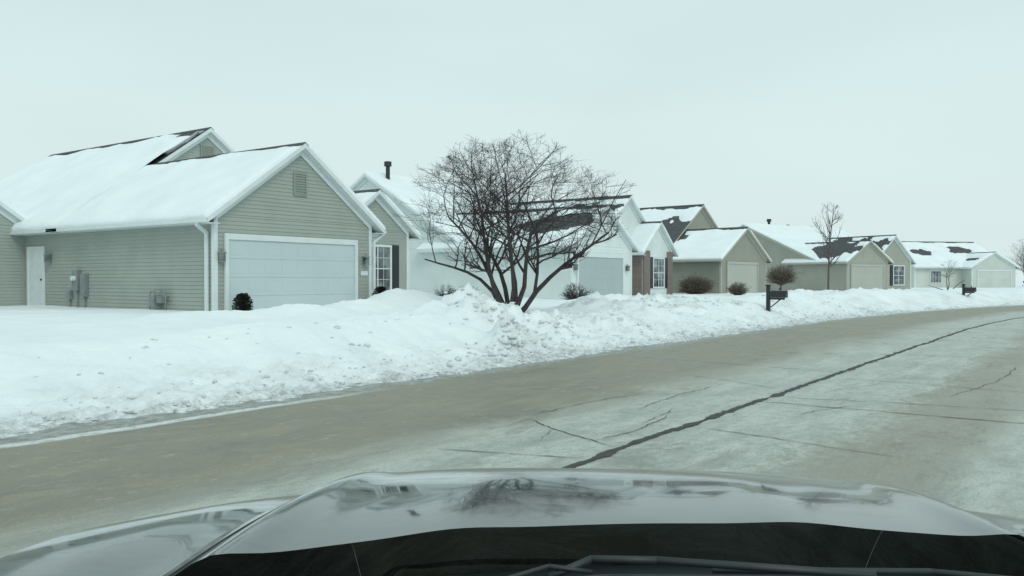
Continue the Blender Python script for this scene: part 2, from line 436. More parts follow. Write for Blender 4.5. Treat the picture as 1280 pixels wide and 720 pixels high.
def garage_door(par, fr, t0, t1, z0, z1, mdoor, mtrim, rows=4, cols=4):
    mb = MB(); 
    wbox(mb, fr, t0, t1, .0, .036, z0, z1, 0)
    rh = (z1-z0)/rows
    for r in range(rows):
        wbox(mb, fr, t0+.002, t1-.002, .036, .046, z0+r*rh+.006, z0+(r+1)*rh-.006, 0)
        cc = (t1-t0)/cols/2
        for c in range(cols*2):
            a = t0+c*cc+.07; b_ = t0+(c+1)*cc-.07
            wbox(mb, fr, a, b_, .046, .050, z0+r*rh+.12, z0+(r+1)*rh-.12, 0)
    mb.build("garage_door", [mdoor], par)
    mb = MB(); tw = .12
    wbox(mb, fr, t0-tw, t0-.002, .022, .09, z0, z1+.18, 0); wbox(mb, fr, t1+.002, t1+tw, .022, .09, z0, z1+.18, 0)
    wbox(mb, fr, t0, t1, .022, .088, z1+.002, z1+.178, 0)
    mb.build("garage_trim", [mtrim], par)

def window(par, fr, t0, t1, z0, z1, mtrim, nx=2, nz=2, shutters=(False, False), name="window"):
    mb = MB()
    wbox(mb, fr, t0, t1, .0, .028, z0, z1, 1)
    tw = .09
    wbox(mb, fr, t0-tw, t0, .022, .07, z0-tw, z1+tw, 0); wbox(mb, fr, t1, t1+tw, .022, .07, z0-tw, z1+tw, 0)
    wbox(mb, fr, t0, t1, .022, .068, z1, z1+tw, 0); wbox(mb, fr, t0, t1, .022, .075, z0-tw, z0, 0)
    for k in range(1, nx):
        t = t0+(t1-t0)*k/nx; wbox(mb, fr, t-.025, t+.025, .026, .05, z0, z1, 0)
    for k in range(1, nz):
        z = z0+(z1-z0)*k/nz; wbox(mb, fr, t0, t1, .026, .046, z-.02, z+.02, 0)
    for k in range(nx*2):
        if k % 2: 
            t = t0+(t1-t0)*k/(nx*2); wbox(mb, fr, t-.008, t+.008, .026, .038, z0, z1, 0)
    for k in range(nz*2):
        if k % 2:
            z = z0+(z1-z0)*k/(nz*2); wbox(mb, fr, t0, t1, .026, .036, z-.008, z+.008, 0)
    mb.build(name, [mtrim, M_glass], par)
    mb = MB(); any_ = False
    for side, on in enumerate(shutters):
        if not on: continue
        any_ = True
        a, b_ = (t0-tw-.40, t0-tw-.02) if side == 0 else (t1+tw+.02, t1+tw+.40)
        wbox(mb, fr, a, b_, .022, .06, z0-tw, z1+tw, 0)
        for k in range(14):
            z = z0+(z1-z0)*k/14; wbox(mb, fr, a+.05, b_-.05, .06, .072, z, z+.05, 0)
    if any_: mb.build("shutters", [M_shutter], par)

def lantern(par, fr, t, z):
    mb = MB()
    wbox(mb, fr, t-.05, t+.05, .02, .05, z-.05, z+.25, 0)
    wbox(mb, fr, t-.07, t+.07, .06, .20, z-.02, z+.20, 1)
    wbox(mb, fr, t-.09, t+.09, .04, .22, z+.20, z+.24, 0); wbox(mb, fr, t-.08, t+.08, .05, .21, z-.05, z-.02, 0)
    wbox(mb, fr, t-.015, t+.015, .1, .13, z+.24, z+.32, 0)
    mb.build("wall_lantern", [M_grey, M_glass], par)

def roof_snow(par, O, E, S, T=.14, bare=(), ridge_bare=.12, seed=0., name="roof_snow", res=.22, open_ends=(False, False)):
    O = Vector(O); E = Vector(E); S = Vector(S); Le = E.length; Ls_ = S.length; e = E/Le; s = S/Ls_
    def stations(L):
        edge = [0, .015, .05, .10, .18]
        n = max(3, int((L-.5)/res)); mid = [.25+(L-.5)*k/n for k in range(n+1)]
        return edge+mid+[L-x for x in reversed(edge)]
    A = stations(Le); B = stations(Ls_)
    mb = MB()
    for a in A:
        for b_ in B:
            p = O+e*a+s*b_
            ea = 1. if open_ends[0] else a/.12
            eb = 1. if open_ends[1] else (Le-a)/.12
            ed = min(ea, eb, (b_+.0)/.14, 1.)
            t = T*math.sqrt(max(0, 1-(1-ed)**2))*(1+.35*n3(p.x*.6+seed, p.y*.6, seed)+.15*n3(p.x*2.+seed, p.y*2., 2))
            if ridge_bare > 0:
                rb = ridge_bare*(1+1.1*n3(a*.7, seed*3.1)+ .6*n3(a*3., seed))
                t *= smooth(rb, rb+.45, Ls_-b_)
                if Ls_-b_ < rb: t = -.03
            for (ca, cb, ra, rb2) in bare:
                q = math.hypot((a-ca)/ra, (b_-cb)/rb2)+.45*fbm(a*.9+seed, b_*.9, 1.3, 3)
                t -= T*1.6*(1-smooth(.8, 1.05, q))
            t = max(t, -.03)
            if (ed <= 0.001): t = -.01
            p = p-s*(.10*(1+.5*n3(a*1.1, seed))*(1-smooth(0, .3, b_)))*(1 if t > 0 else .4)
            mb.v.append((p.x, p.y, p.z+t))
    nb = len(B)
    for i in range(len(A)-1):
        for j in range(nb-1):
            q = i*nb+j; mb.face((q, q+1, q+nb+1, q+nb))
    return mb.build(name, [M_snowR], par, smooth_=True)

def block(par, x0, x1, y0, y1, ze, slope, axis='y', z0=.1, sid=M_sageSid, trim=M_trim, o=.4, og=.28, th=.15, lap=.115,
          T=.15, bareL=(), bareR=(), ridge_bare=.12, seed=0., corners='ABCD', walls='FLRB', wy1=None, openL=(False, False)):
    """axis y: ridge runs along y, gables face -y/+y.  axis x: ridge along x, gables face -x/+x"""
    gab_fb = axis == 'y'
    yw = y1 if wy1 is None else wy1
    mb = MB()
    W = {'F': frame((x0,y0),(x1,y0)), 'L': frame((x0,yw),(x0,y0)), 'R': frame((x1,y0),(x1,yw)), 'B': frame((x1,y1),(x0,y1))}
    for k in walls:
        g = (k in 'FB') == gab_fb
        siding(mb, W[k], z0, ze, slope if g else None, lap)
    mb.build("siding_walls", [sid], par, recalc=False)
    mb = MB(); c = .09; pr = .035
    for key, (cx, cy, sx_, sy_) in zip('ABCD', ((x0,y0,1,1),(x1,y0,-1,1),(x0,y1,1,-1),(x1,y1,-1,-1))):
        if key not in corners: continue
        xa, xb = sorted((cx-sx_*pr, cx+sx_*c)); ya, yb = sorted((cy-sy_*pr, cy+sy_*c))
        mb.box(xa, xb, ya, yb, z0, ze-.08)
    if mb.v: mb.build("corner_boards", [trim], par)
    if gab_fb: p0, p1, q0, q1 = x0, x1, y0-og, y1+og; to = lambda p, q, z: (p, q, z)
    else: p0, p1, q0, q1 = y0, y1, x0-og, x1+og; to = lambda p, q, z: (q, p, z)
    pm = (p0+p1)/2; zl = ze-o*slope; zr = ze+slope*(p1-p0)/2
    cs = [(p0-o, zl+th), (pm, zr+th), (p1+o, zl+th), (p1+o, zl), (pm, zr), (p0-o, zl)]
    mb = MB()
    for q in (q0, q1):
        for (p, z) in cs: mb.v.append(to(p, q, z))
    for k in range(6):
        k2 = (k+1) % 6
        mb.face((k, k2, k2+6, k+6), 0 if k in (0, 1) else 1)
    for b_ in (0, 6):
        mb.face((b_+0, b_+1, b_+4, b_+5), 1); mb.face((b_+1, b_+2, b_+3, b_+4), 1)
    if ridge_bare > 0:
        mb.hexa([to(pm-.13,q0,zr+th-.13*slope+.004), to(pm-.13,q1,zr+th-.13*slope+.004), to(pm,q1,zr+th+.004), to(pm,q0,zr+th+.004),
                 to(pm-.13,q0,zr+th-.13*slope+.03), to(pm-.13,q1,zr+th-.13*slope+.03), to(pm,q1,zr+th+.035), to(pm,q0,zr+th+.035)], 0)
        mb.hexa([to(pm,q0,zr+th+.004), to(pm,q1,zr+th+.004), to(pm+.13,q1,zr+th-.13*slope+.004), to(pm+.13,q0,zr+th-.13*slope+.004),
                 to(pm,q0,zr+th+.035), to(pm,q1,zr+th+.035), to(pm+.13,q1,zr+th-.13*slope+.03), to(pm+.13,q0,zr+th-.13*slope+.03)], 0)
    mb.build("roof", [M_shingle, trim], par)
    mb = MB()
    for pa, pb in ((p0-o+.01, p0), (p1, p1+o-.01)):
        a = to(pa, q0+.01, zl-.012); b_ = to(pb, q1-.01, zl+.01)
        mb.box(min(a[0],b_[0]), max(a[0],b_[0]), min(a[1],b_[1]), max(a[1],b_[1]), a[2], b_[2])
    for pa, pb in ((p0-o-.11, p0-o-.003), (p1+o+.003, p1+o+.11)):
        a = to(pa, q0+.02, zl+.01); b_ = to(pb, q1-.02, zl+.12)
        mb.box(min(a[0],b_[0]), max(a[0],b_[0]), min(a[1],b_[1]), max(a[1],b_[1]), a[2], b_[2])
    for q, sg in ((q0+og, -1), (q1-og, 1)):
        for (pa, za, pb, zb) in ((p0, ze, pm, zr), (pm, zr, p1, ze)):
            qa, qb = q+sg*.022, q+sg*.06
            mb.hexa([to(pa,qa,za-.20), to(pb,qa,zb-.20), to(pb,qb,zb-.20), to(pa,qb,za-.20), to(pa,qa,za-.004), to(pb,qa,zb-.004), to(pb,qb,zb-.004), to(pa,qb,za-.004)])
    mb.build("eaves_trim", [trim], par)
    def tov(p, q, z): return Vector(to(p, q, z))
    O = tov(p0-o, q0, zl+th+.004)
    roof_snow(par, O, tov(p0-o, q1, zl+th+.004)-O, tov(pm, q0, zr+th+.004)-O, T, bareL, ridge_bare, seed, open_ends=openL)
    O = tov(p1+o, q0, zl+th+.004)
    roof_snow(par, O, tov(p1+o, q1, zl+th+.004)-O, tov(pm, q0, zr+th+.004)-O, T, bareR, ridge_bare, seed if ridge_bare <= 0 else seed+4.3)
    return W
def house(name, u, v, theta=0.):
    return empty(name, P(u, v, 0), rad(90-theta))
def gable_vent(par, fr, t, z, w=.42, h=.62):
    mb = MB()
    wbox(mb, fr, t-w/2, t+w/2, .015, .03, z, z+h, 1)
    for a, b_, c, d in ((t-w/2-.05, t-w/2, z-.05, z+h+.05), (t+w/2, t+w/2+.05, z-.05, z+h+.05)): wbox(mb, fr, a, b_, .018, .06, c, d, 0)
    wbox(mb, fr, t-w/2, t+w/2, .018, .058, z-.05, z, 0); wbox(mb, fr, t-w/2, t+w/2, .018, .058, z+h, z+h+.05, 0)
    for k in range(8):
        zz = z+h*k/8+.01; wbox(mb, fr, t-w/2, t+w/2, .03, .05, zz, zz+h/8*.55, 1)
    mb.build("gable_vent", [M_vent, M_vent], par)
def pipe(par, x, y, z0, z1, r=.09, cap=True):
    mb = MB(); mb.tube((x,y,z0), (x,y,z1), r, r, 12, 0, True)
    if cap: mb.tube((x,y,z1-.22), (x,y,z1+.04), r*1.8, r*1.7, 12, 0, True)
    mb.build("vent_pipe", [M_black], par, smooth_=False)

# ------------------------------------------------------------------ HOUSE 1
h1 = house("suburban_house", 14.35, 20.5)
W = block(h1, 0, 6.1, 0, 8.3, 3.27, .72, seed=1.1, ridge_bare=.12, T=.19, wy1=8.1, corners='AB', walls='FLR', openL=(False, True))
garage_door(h1, W['F'], .42, 5.32, .40, 2.55, M_doorW, M_trim)
gable_vent(h1, W['F'], 3.05, 4.05)
lantern(h1, W['F'], .16, 1.95); lantern(h1, W['F'], 5.78, 1.95)
mb = MB(); wbox(mb, W['F'], 5.62, 5.94, .02, .04, 1.55, 1.70); mb.build("house_number", [M_trim], h1)
Wm = block(h1, 0, 10.7, 8.1, 20, 3.274, .72, seed=1.1, ridge_bare=.22, T=.19, corners='BD', openL=(True, False), bareL=((.35,5.7,.34,1.2),(1.0,6.7,1.0,.40)))
gable_vent(h1, Wm['F'], 5.35, 6.05, .5, .5)
Wf = block(h1, 6.12, 9.7, 1.6, 10, 3.27, .72, seed=3.1, ridge_bare=.12, walls='FR', corners='B')
window(h1, Wf['F'], 1.28, 2.55, 1.02, 2.62, M_trim, 2, 2, (False, True))
Ww = block(h1, -9., -.01, 11.1, 20, 3.33, .70, seed=5.1, ridge_bare=.14, T=.18, bareR=((4.5,5.2,.8,.5),), walls='FLB', corners='A')
L1 = frame((0,20),(0,0))
def lt(y): return 20-y
mb = MB()
wbox(mb, L1, lt(10.75), lt(9.70), .02, .05, .42, 2.48, 0)
for (a, b_, c, d) in ((lt(10.75)-.09, lt(10.75), .4, 2.57), (lt(9.70), lt(9.70)+.09, .4, 2.57)): wbox(mb, L1, a, b_, .022, .08, c, d, 0)
wbox(mb, L1, lt(10.75), lt(9.70), .022, .078, 2.48, 2.57, 0)
for zz in (.6, 1.55): 
    for a in (lt(10.62), lt(10.15)): wbox(mb, L1, a, a+.36, .05, .056, zz, zz+.75, 0)
wbox(mb, L1, lt(9.83), lt(9.80), .05, .10, 1.38, 1.44, 1)
mb.build("service_door", [M_trim, M_black], h1)
lantern(h1, L1, lt(9.25), 2.05)
mb = MB()
wbox(mb, L1, lt(7.55), lt(7.20), .02, .16, 1.05, 1.72, 0); wbox(mb, L1, lt(7.05), lt(6.75), .02, .14, .85, 1.60, 0)
wbox(mb, L1, lt(8.0), lt(7.75), .02, .12, .75, 1.05, 0)
for (a, b_, c) in ((7.38, .3, 1.05), (6.9, .3, .85), (7.87, .3, .75)):
    p = wp(L1, lt(a), .07, b_); q = wp(L1, lt(a), .07, c); mb.tube(p, q, .03, .03, 8, 0)
p = Vector(wp(L1, lt(7.38), .16, 1.45)); q = Vector(wp(L1, lt(7.38), .26, 1.45)); mb.tube(p, q, .09, .08, 16, 1, True)
mb.build("electric_meter", [M_grey, M_trim], h1)
mb = MB()
y = 2.45
wbox(mb, L1, lt(y+.28), lt(y+.02), .12, .34, .62, .95, 0); wbox(mb, L1, lt(y-.06), lt(y-.30), .12, .30, .72, .92, 0)
for (ya, za, yb, zb) in ((y+.15,.95,y+.15,1.12),(y+.15,1.12,y-.4,1.12),(y-.4,1.12,y-.4,.4),(y-.18,.92,y-.18,1.12),(y+.4,1.05,y+.4,.4),(y+.4,1.05,y+.15,1.05)):
    mb.tube(wp(L1, lt(ya), .22, za), wp(L1, lt(yb), .22, zb), .018, .018, 8, 0, True)
mb.build("gas_meter", [M_grey, M_black], h1, bevel=.02)
mb = MB()
def dsp(p, q, w=.045):
    p = Vector(p); q = Vector(q); mb.tube(p, q, w*1.25, w*1.25, 4, 0, True)
dsp((-.45,.14,3.02),(-.45,.14,2.90)); dsp((-.45,.14,2.92),(-.09,.24,2.72)); dsp((-.09,.24,2.74),(-.09,.24,.35))
dsp((6.62,-.15,3.0),(6.2,-.07,2.7)); dsp((6.2,-.07,2.72),(6.2,-.07,.35))
mb.build("downspout", [M_trim], h1)

# ------------------------------------------------------------------ HOUSE 2 (white)
h2 = house("suburban_house", 33.5, 20.5)
W = block(h2, 0, 6.0, 0, 9, 3.08, .62, seed=7.2, sid=M_whiteSid, lap=.14, bareL=((2.2,2.3,2.3,1.15),), ridge_bare=.2, wy1=6.5, walls='FLR', corners='AB')
garage_door(h2, W['F'], .55, 4.95, .4, 2.5, M_doorGr, M_trim)
lantern(h2, W['F'], .22, 1.9); lantern(h2, W['F'], 5.4, 1.9)
block(h2, 0, 15, 6.5, 20, 3.10, .60, axis='x', seed=8.4, sid=M_whiteSid, lap=.14, ridge_bare=0, corners='BCD')
W = block(h2, 6.6, 14.4, 2.6, 13, 3.3, .74, seed=9.1, sid=M_whiteSid, lap=.14, ridge_bare=.25, walls='FLR', wy1=6.5, bareL=((2.4,4.1,2.6,.7),), corners='AB')
W = block(h2, 10.3, 14.2, 1.5, 6, 3.15, .80, seed=9.9, sid=M_whiteSid, lap=.14, walls='FLR', corners='', wy1=2.6)
window(h2, W['F'], 1.35, 2.75, 1.0, 2.65, M_trim, 2, 2, (True, True))
mb = MB(); wbox(mb, W['F'], .02, .80, .022, .10, .1, 3.1); wbox(mb, W['F'], 3.2, 3.88, .022, .10, .1, 3.1)
fl = W['L']; wbox(mb, fl, .1, fl[3]-.02, .022, .10, .1, 3.0); mb.build("brick_facing", [M_brick], h2)
pipe(h2, .9, 12.6, 6.9, 8.0, .12)

# ------------------------------------------------------------------ HOUSE 3 (tan)
h3 = house("suburban_house", 52.2, 20.6, 4)
W = block(h3, 0, 7.2, 0, 8, 2.82, .56, seed=11.2, sid=M_tanSid, trim=M_trimTan, lap=.16, bareL=((5.6,3.4,2.0,1.1),), ridge_bare=.2, wy1=4.5, walls='FLR', corners='AB')
garage_door(h3, W['F'], .9, 5.6, .4, 2.45, M_doorTan, M_trimTan)
block(h3, 0, 12, 4.5, 17, 2.84, .66, seed=12.7, sid=M_tanSid, trim=M_trimTan, lap=.16, bareL=((.9,3.6,2.4,2.2),), ridge_bare=.35, corners='BCD')
# ------------------------------------------------------------------ HOUSE 4 (khaki)
h4 = house("suburban_house", 71.2, 17.4, 22)
W = block(h4, 0, 5.4, 0, 6, 2.95, .58, seed=14.2, sid=M_tanSid2, trim=M_trimTan, lap=.18, bareL=((2.6,2.0,2.9,1.5),), ridge_bare=.15, wy1=3.0, walls='FLR', corners='AB')
garage_door(h4, W['F'], .5, 4.7, .4, 2.5, M_doorTan, M_trimTan)
block(h4, 0, 13, 3.0, 18.5, 2.97, .43, axis='x', seed=15.9, sid=M_tanSid2, trim=M_trimTan, lap=.18, ridge_bare=0, corners='BCD')
W = block(h4, 5.42, 10.6, 1.2, 9, 3.1, .80, seed=17.2, sid=M_tanSid2, trim=M_trim, lap=.18, bareL=((3.5,2.0,4.5,1.8),), ridge_bare=.1, wy1=3, walls='FLR', corners='AB')
window(h4, W['F'], 2.6, 4.1, 1.0, 2.6, M_trim, 2, 2, (True, False))
pipe(h4, 3.5, 11, 6.1, 7.1, .12); pipe(h4, 8, 12.5, 5.9, 6.8, .1)
# ------------------------------------------------------------------ HOUSE 5 (cream)
h5 = house("suburban_house", 104.4, 17.3, 44)
W = block(h5, 0, 12, 1.5, 13, 2.95, .52, axis='x', seed=19.2, sid=M_creamSid, lap=.2, bareL=((3.5,4.0,2.0,1.1),(9,4.6,1.8,1.1)), ridge_bare=.2)
W2 = block(h5, 6.2, 11.9, 0, 6, 2.9, .55, seed=20.7, sid=M_creamSid, lap=.2, bareL=((2,2,1.4,.5),), wy1=1.5, walls='FLR', corners='AB')
window(h5, W['F'], 2.0, 3.4, 1.1, 2.4, M_trim, 2, 1)
garage_door(h5, W2['F'], .8, 5.0, .4, 2.4, M_creamSid, M_trim)

# ------------------------------------------------------------------ trees
def branch(mb, rnd, p, d, L, r, lvl, maxl, env, sides, up=.15, wig=.25, kids=(7, 7, 6, 5), ang=(30, 60), ratio=.62):
    nseg = 7 if lvl == 0 else (5 if lvl < 3 else 3)
    pts = [(p.copy(), r)]; q = p.copy(); dd = d.normalized()
    for k in range(nseg):
        rv = Vector((rnd.gauss(0,1), rnd.gauss(0,1), rnd.gauss(0,1)))
        dd = (dd + rv*wig*.42 + Vector((0,0,up*.5))).normalized()
        q2 = q+dd*L/nseg
        if env and lvl > 0 and env(q2) > 1.0: break
        rr = r*(1-(k+1)/nseg*(.68 if lvl < maxl else .7))
        mb.tube(q, q2, pts[-1][1], rr, sides[min(lvl, len(sides)-1)])
        q = q2; pts.append((q.copy(), rr))
    if lvl >= maxl or len(pts) < 2: return
    n = kids[min(lvl, len(kids)-1)]
    for k in range(n):
        f = (.24+.76*(k/n)+rnd.uniform(0,.1)) if lvl == 0 else rnd.uniform(.12, 1.0)
        if k == 0: f = 1.0
        x = min(f, 1)*(len(pts)-1); i = min(int(x), len(pts)-2); fr_ = x-i
        bp = pts[i][0].lerp(pts[i+1][0], fr_); br = pts[i][1]*(1-fr_)+pts[i+1][1]*fr_
        bd = (pts[i+1][0]-pts[i][0]).normalized()
        a = rad(rnd.uniform(*ang)) if k else rad(rnd.uniform(5, 25)); az = rnd.uniform(0, 6.28)
        o = bd.orthogonal().normalized(); o2 = bd.cross(o)
        nd = bd*math.cos(a)+(o*math.cos(az)+o2*math.sin(az))*math.sin(a)
        if nd.z < -.05: nd.z *= -.3
        branch(mb, rnd, bp, nd, L*ratio*rnd.uniform(.7, 1.15), max(br*.66, .0042), lvl+1, maxl, env, sides, up, wig, kids, ang, ratio)
def make_tree(name, u, v, z, seed, stems, L, r, maxl, env, lean=(15, 42), mat=M_bark, **kw):
    rnd = random.Random(seed); mb = MB()
    if isinstance(stems, int): stems = [(2*math.pi*(k+rnd.uniform(-.25,.25))/stems, rad(rnd.uniform(*lean)), rnd.uniform(.85,1.1)) for k in range(stems)]
    for (a, t, ls) in stems:
        d = Vector((math.cos(a)*math.sin(t), math.sin(a)*math.sin(t), math.cos(t)))
        branch(mb, rnd, Vector((math.cos(a)*.05, math.sin(a)*.05, -.2)), d, L*ls, r*rnd.uniform(.8,1.1), 0, maxl, env, (9,6,4,3,3), **kw)
    ob = mb.build(name, [mat], smooth_=True, recalc=False); ob.location = P(u, v, z); return ob
envM = lambda q: math.sqrt((q.x/3.25)**2+(q.y/3.25)**2+((q.z-2.6)/(2.3 if q.z > 2.6 else 1.35))**2)*(1+.20*n3(q.x*1.3, q.y*1.3, q.z*1.3))
ST = [(rad(35),rad(30),1.05),(rad(95),rad(20),1.0),(rad(150),rad(30),1.0),(rad(205),rad(36),1.0),(rad(225),rad(24),1.05),(rad(300),rad(26),1.0),(rad(340),rad(36),1.05),(rad(30),rad(44),1.1),(rad(0),rad(8),1.10)]
make_tree("bare_tree", 19.0, 13.6, .45, 57, ST, 3.45, .075, 4, envM, up=.05, wig=.38, kids=(9,6,5,4), ang=(32,72), ratio=.55)
envS = lambda q: math.sqrt((q.x/1.5)**2+(q.y/1.5)**2+((q.z-3.7)/2.9)**2)
make_tree("bare_sapling", 62, 16.5, .45, 5, 1, 5.6, .075, 3, envS, lean=(0, 2), mat=M_barkL, up=.28, wig=.12, kids=(22,6,4), ang=(35,60), ratio=.34)
envT = lambda q: math.sqrt((q.x/1.6)**2+(q.y/1.6)**2+((q.z-1.7)/.9)**2)
make_tree("bare_tree", 78.1, 11.1, .5, 21, 4, 1.7, .05, 3, envT, lean=(20, 50), up=.0, kids=(7,6,6), mat=M_barkL)
envR = lambda q: math.sqrt((q.x/3.6)**2+(q.y/3.6)**2+((q.z-3.8)/2.7)**2)
make_tree("bare_tree", 131, 9, .5, 31, 4, 4.2, .10, 4, envR, lean=(10, 35), kids=(7,6,5,4), mat=M_barkL)
def twig_bush(name, u, v, z, w, h, n, seed, mat, trunk=0., thick=.006):
    rnd = random.Random(seed); mb = MB()
    c = Vector((0,0,trunk+h/2))
    if trunk: mb.tube((0,0,-.2), (0,0,trunk+.2), .06, .04, 7)
    for k in range(n):
        a = rnd.uniform(0, 6.28); el = math.acos(rnd.uniform(-.75, 1)); 
        dn = Vector((math.sin(el)*math.cos(a), math.sin(el)*math.sin(a), math.cos(el)))
        d = Vector((dn.x*w/2, dn.y*w/2, dn.z*h/2))*rnd.uniform(.75, 1.1)*(1+.3*n3(dn.x*1.6+seed, dn.y*1.6, dn.z*1.6))
        b = Vector((0,0,trunk*1.0)) + Vector((rnd.gauss(0,.05), rnd.gauss(0,.05), 0))
        m1 = b.lerp(c+d, .5)+Vector((rnd.gauss(0,.05), rnd.gauss(0,.05), .05))
        mb.tube(b, m1, thick*1.6, thick*1.2, 3); mb.tube(m1, c+d, thick*1.2, thick*.5, 3)
        for j in range(3):
            e = m1.lerp(c+d, rnd.uniform(.2, 1)); e2 = e+Vector((rnd.gauss(0,.5)*w, rnd.gauss(0,.5)*w, rnd.gauss(.1,.4)*h))*.2
            mb.tube(e, e2, thick*.8, thick*.4, 3)
    ob = mb.build(name, [mat], recalc=False); ob.location = P(u, v, z); return ob
twig_bush("bare_shrub", 49.0, 21.0, .45, 2.2, 1.25, 420, 1, M_bushBr, thick=.010)
twig_bush("bare_shrub", 50.6, 21.6, .45, 1.8, 1.1, 320, 2, M_bushBr, thick=.010)
twig_bush("bare_shrub", 50., 16., .35, 1.9, 1.25, 300, 3, M_bushBr, trunk=.75, thick=.010)
twig_bush("bare_shrub", 48.5, 18.1, .45, 1.3, .8, 220, 4, M_bushBr, thick=.009)
twig_bush("bare_shrub", 28.3, 17.1, .45, 1.1, .85, 160, 5, M_bark, thick=.007)
twig_bush("bare_shrub", 25.4, 21.3, .5, 1.0, .75, 120, 6, M_bark, thick=.006)
twig_bush("bare_shrub", 27.2, 21.6, .5, 1.1, .65, 120, 7, M_bark, thick=.006)
def evergreen(name, u, v, z, w, h, seed, n=900):
    rnd = random.Random(seed); mb = MB()
    mb.tube((0,0,-.1), (0,0,h*.8), .03, .01, 6)
    for k in range(n):
        a = rnd.uniform(0, 6.28); t = rnd.random()**.8; z_ = h*t
        rr = w/2*math.sqrt(max(.02, 1-(abs(t-.35)/.68)**2))*rnd.uniform(.1, 1.05)*(1+.25*math.sin(a*3+seed))
        c = Vector((rr*math.cos(a), rr*math.sin(a), z_)); s = rnd.uniform(.02, .045)
        d = Vector((math.cos(a), math.sin(a), rnd.uniform(.2, 1.2))).normalized()*s*1.6
        o = Vector((rnd.gauss(0,1), rnd.gauss(0,1), rnd.gauss(0,1))).cross(d).normalized()*s*.6
        i = len(mb.v); mb.v += [tuple(c-o), tuple(c+o), tuple(c+d)]; mb.face((i, i+1, i+2))
    ob = mb.build(name, [M_ever], recalc=False); ob.location = P(u, v, z); return ob
evergreen("evergreen_shrub", 14.75, 19.75, .42, .46, .58, 1, 2600)
evergreen("evergreen_shrub", 20.35, 19.9, .42, .50, .74, 2, 2600)
def hedge(name, pts, h, th, mat, seed):
    rnd = random.Random(seed); mb = MB()
    for (a, b_) in zip(pts[:-1], pts[1:]):
        A = P(*a); B = P(*b_); L = (B-A).length
        for k in range(int(L*90)):
            t = rnd.random(); c = A.lerp(B, t)+Vector((rnd.uniform(-th, th), rnd.uniform(-th, th), rnd.uniform(.2, h*(1+.12*math.sin(t*31)))))
            s = rnd.uniform(.12, .3)
            o = [Vector((rnd.gauss(0, 1), rnd.gauss(0, 1), rnd.gauss(0, 1))).normalized()*s for _ in range(3)]
            i = len(mb.v); mb.v += [tuple(c+x) for x in o]; mb.face((i, i+1, i+2))
    return mb.build(name, [mat], recalc=False)
hedge("evergreen_hedge", [(98.5,6.6),(101,4.2),(104,1.0)], 2.1, .7, M_hedge, 4)
mb = MB(); rnd = random.Random(9)
for k in range(150):
    u = rnd.uniform(200, 420); v = rnd.uniform(-160, 160)
    c = P(u, v, 0); h = rnd.uniform(5, 9)
    mb.tube(c, c+Vector((0,0,h*.5)), .25, .15, 4)
    for j in range(26):
        a = rnd.uniform(0, 6.28); e = c+Vector((0,0,h*rnd.uniform(.2,.6))); t = e+Vector((math.cos(a)*rnd.uniform(.5,3), math.sin(a)*rnd.uniform(.5,3), h*rnd.uniform(.2,.45)))
        mb.tube(e, t, .09, .03, 3)
mb.build("distant_treeline", [M_barkL], recalc=False)

# ------------------------------------------------------------------ mailboxes
def mailbox(u, v, z, rz, s=1.):
    e = empty("mailbox", P(u, v, z), rz); e.scale = (s, s, s)
    mb = MB(); mb.box(-.06,.06,-.06,.06,-.5,1.12); mb.box(-.08,.08,-.08,.08,1.12,1.16); mb.build("post", [M_black], e, bevel=.008)
    mb = MB(); mb.box(-.04,.55,-.035,.035,.66,.73); mb.hexa([(.05,-.02,.40),(.10,-.02,.40),(.10,.02,.40),(.05,.02,.40),(.36,-.02,.66),(.42,-.02,.66),(.42,.02,.66),(.36,.02,.66)]); mb.build("arm", [M_black], e)
    def arch(mb, x0, x1, w, z0, h):
        prof = [(-w/2, z0), (w/2, z0)]+[(w/2*math.cos(t*math.pi/10), z0+h*.55+h*.45*math.sin(t*math.pi/10)) for t in range(11)]
        i = len(mb.v); n = len(prof)
        for x in (x0, x1):
            for (y, z_) in prof: mb.v.append((x, y, z_))
        for k in range(n): mb.face((i+k, i+(k+1) % n, i+n+(k+1) % n, i+n+k))
        mb.face([i+k for k in range(n)]); mb.face([i+n+k for k in range(n)])
    mb = MB(); arch(mb, .10, .60, .20, .735, .24); arch(mb, .60, .62, .215, .73, .25)
    mb.box(.62,.64,-.02,.02,.88,.93); mb.box(.36,.38,.105,.12,.82,1.0); mb.box(.33,.38,.105,.12,.98,1.05)
    mb.build("letter_box", [M_black], e)
mailbox(27.9, 9.35, .08, 0)
mailbox(52.0, 6.6, .02, rad(-14))

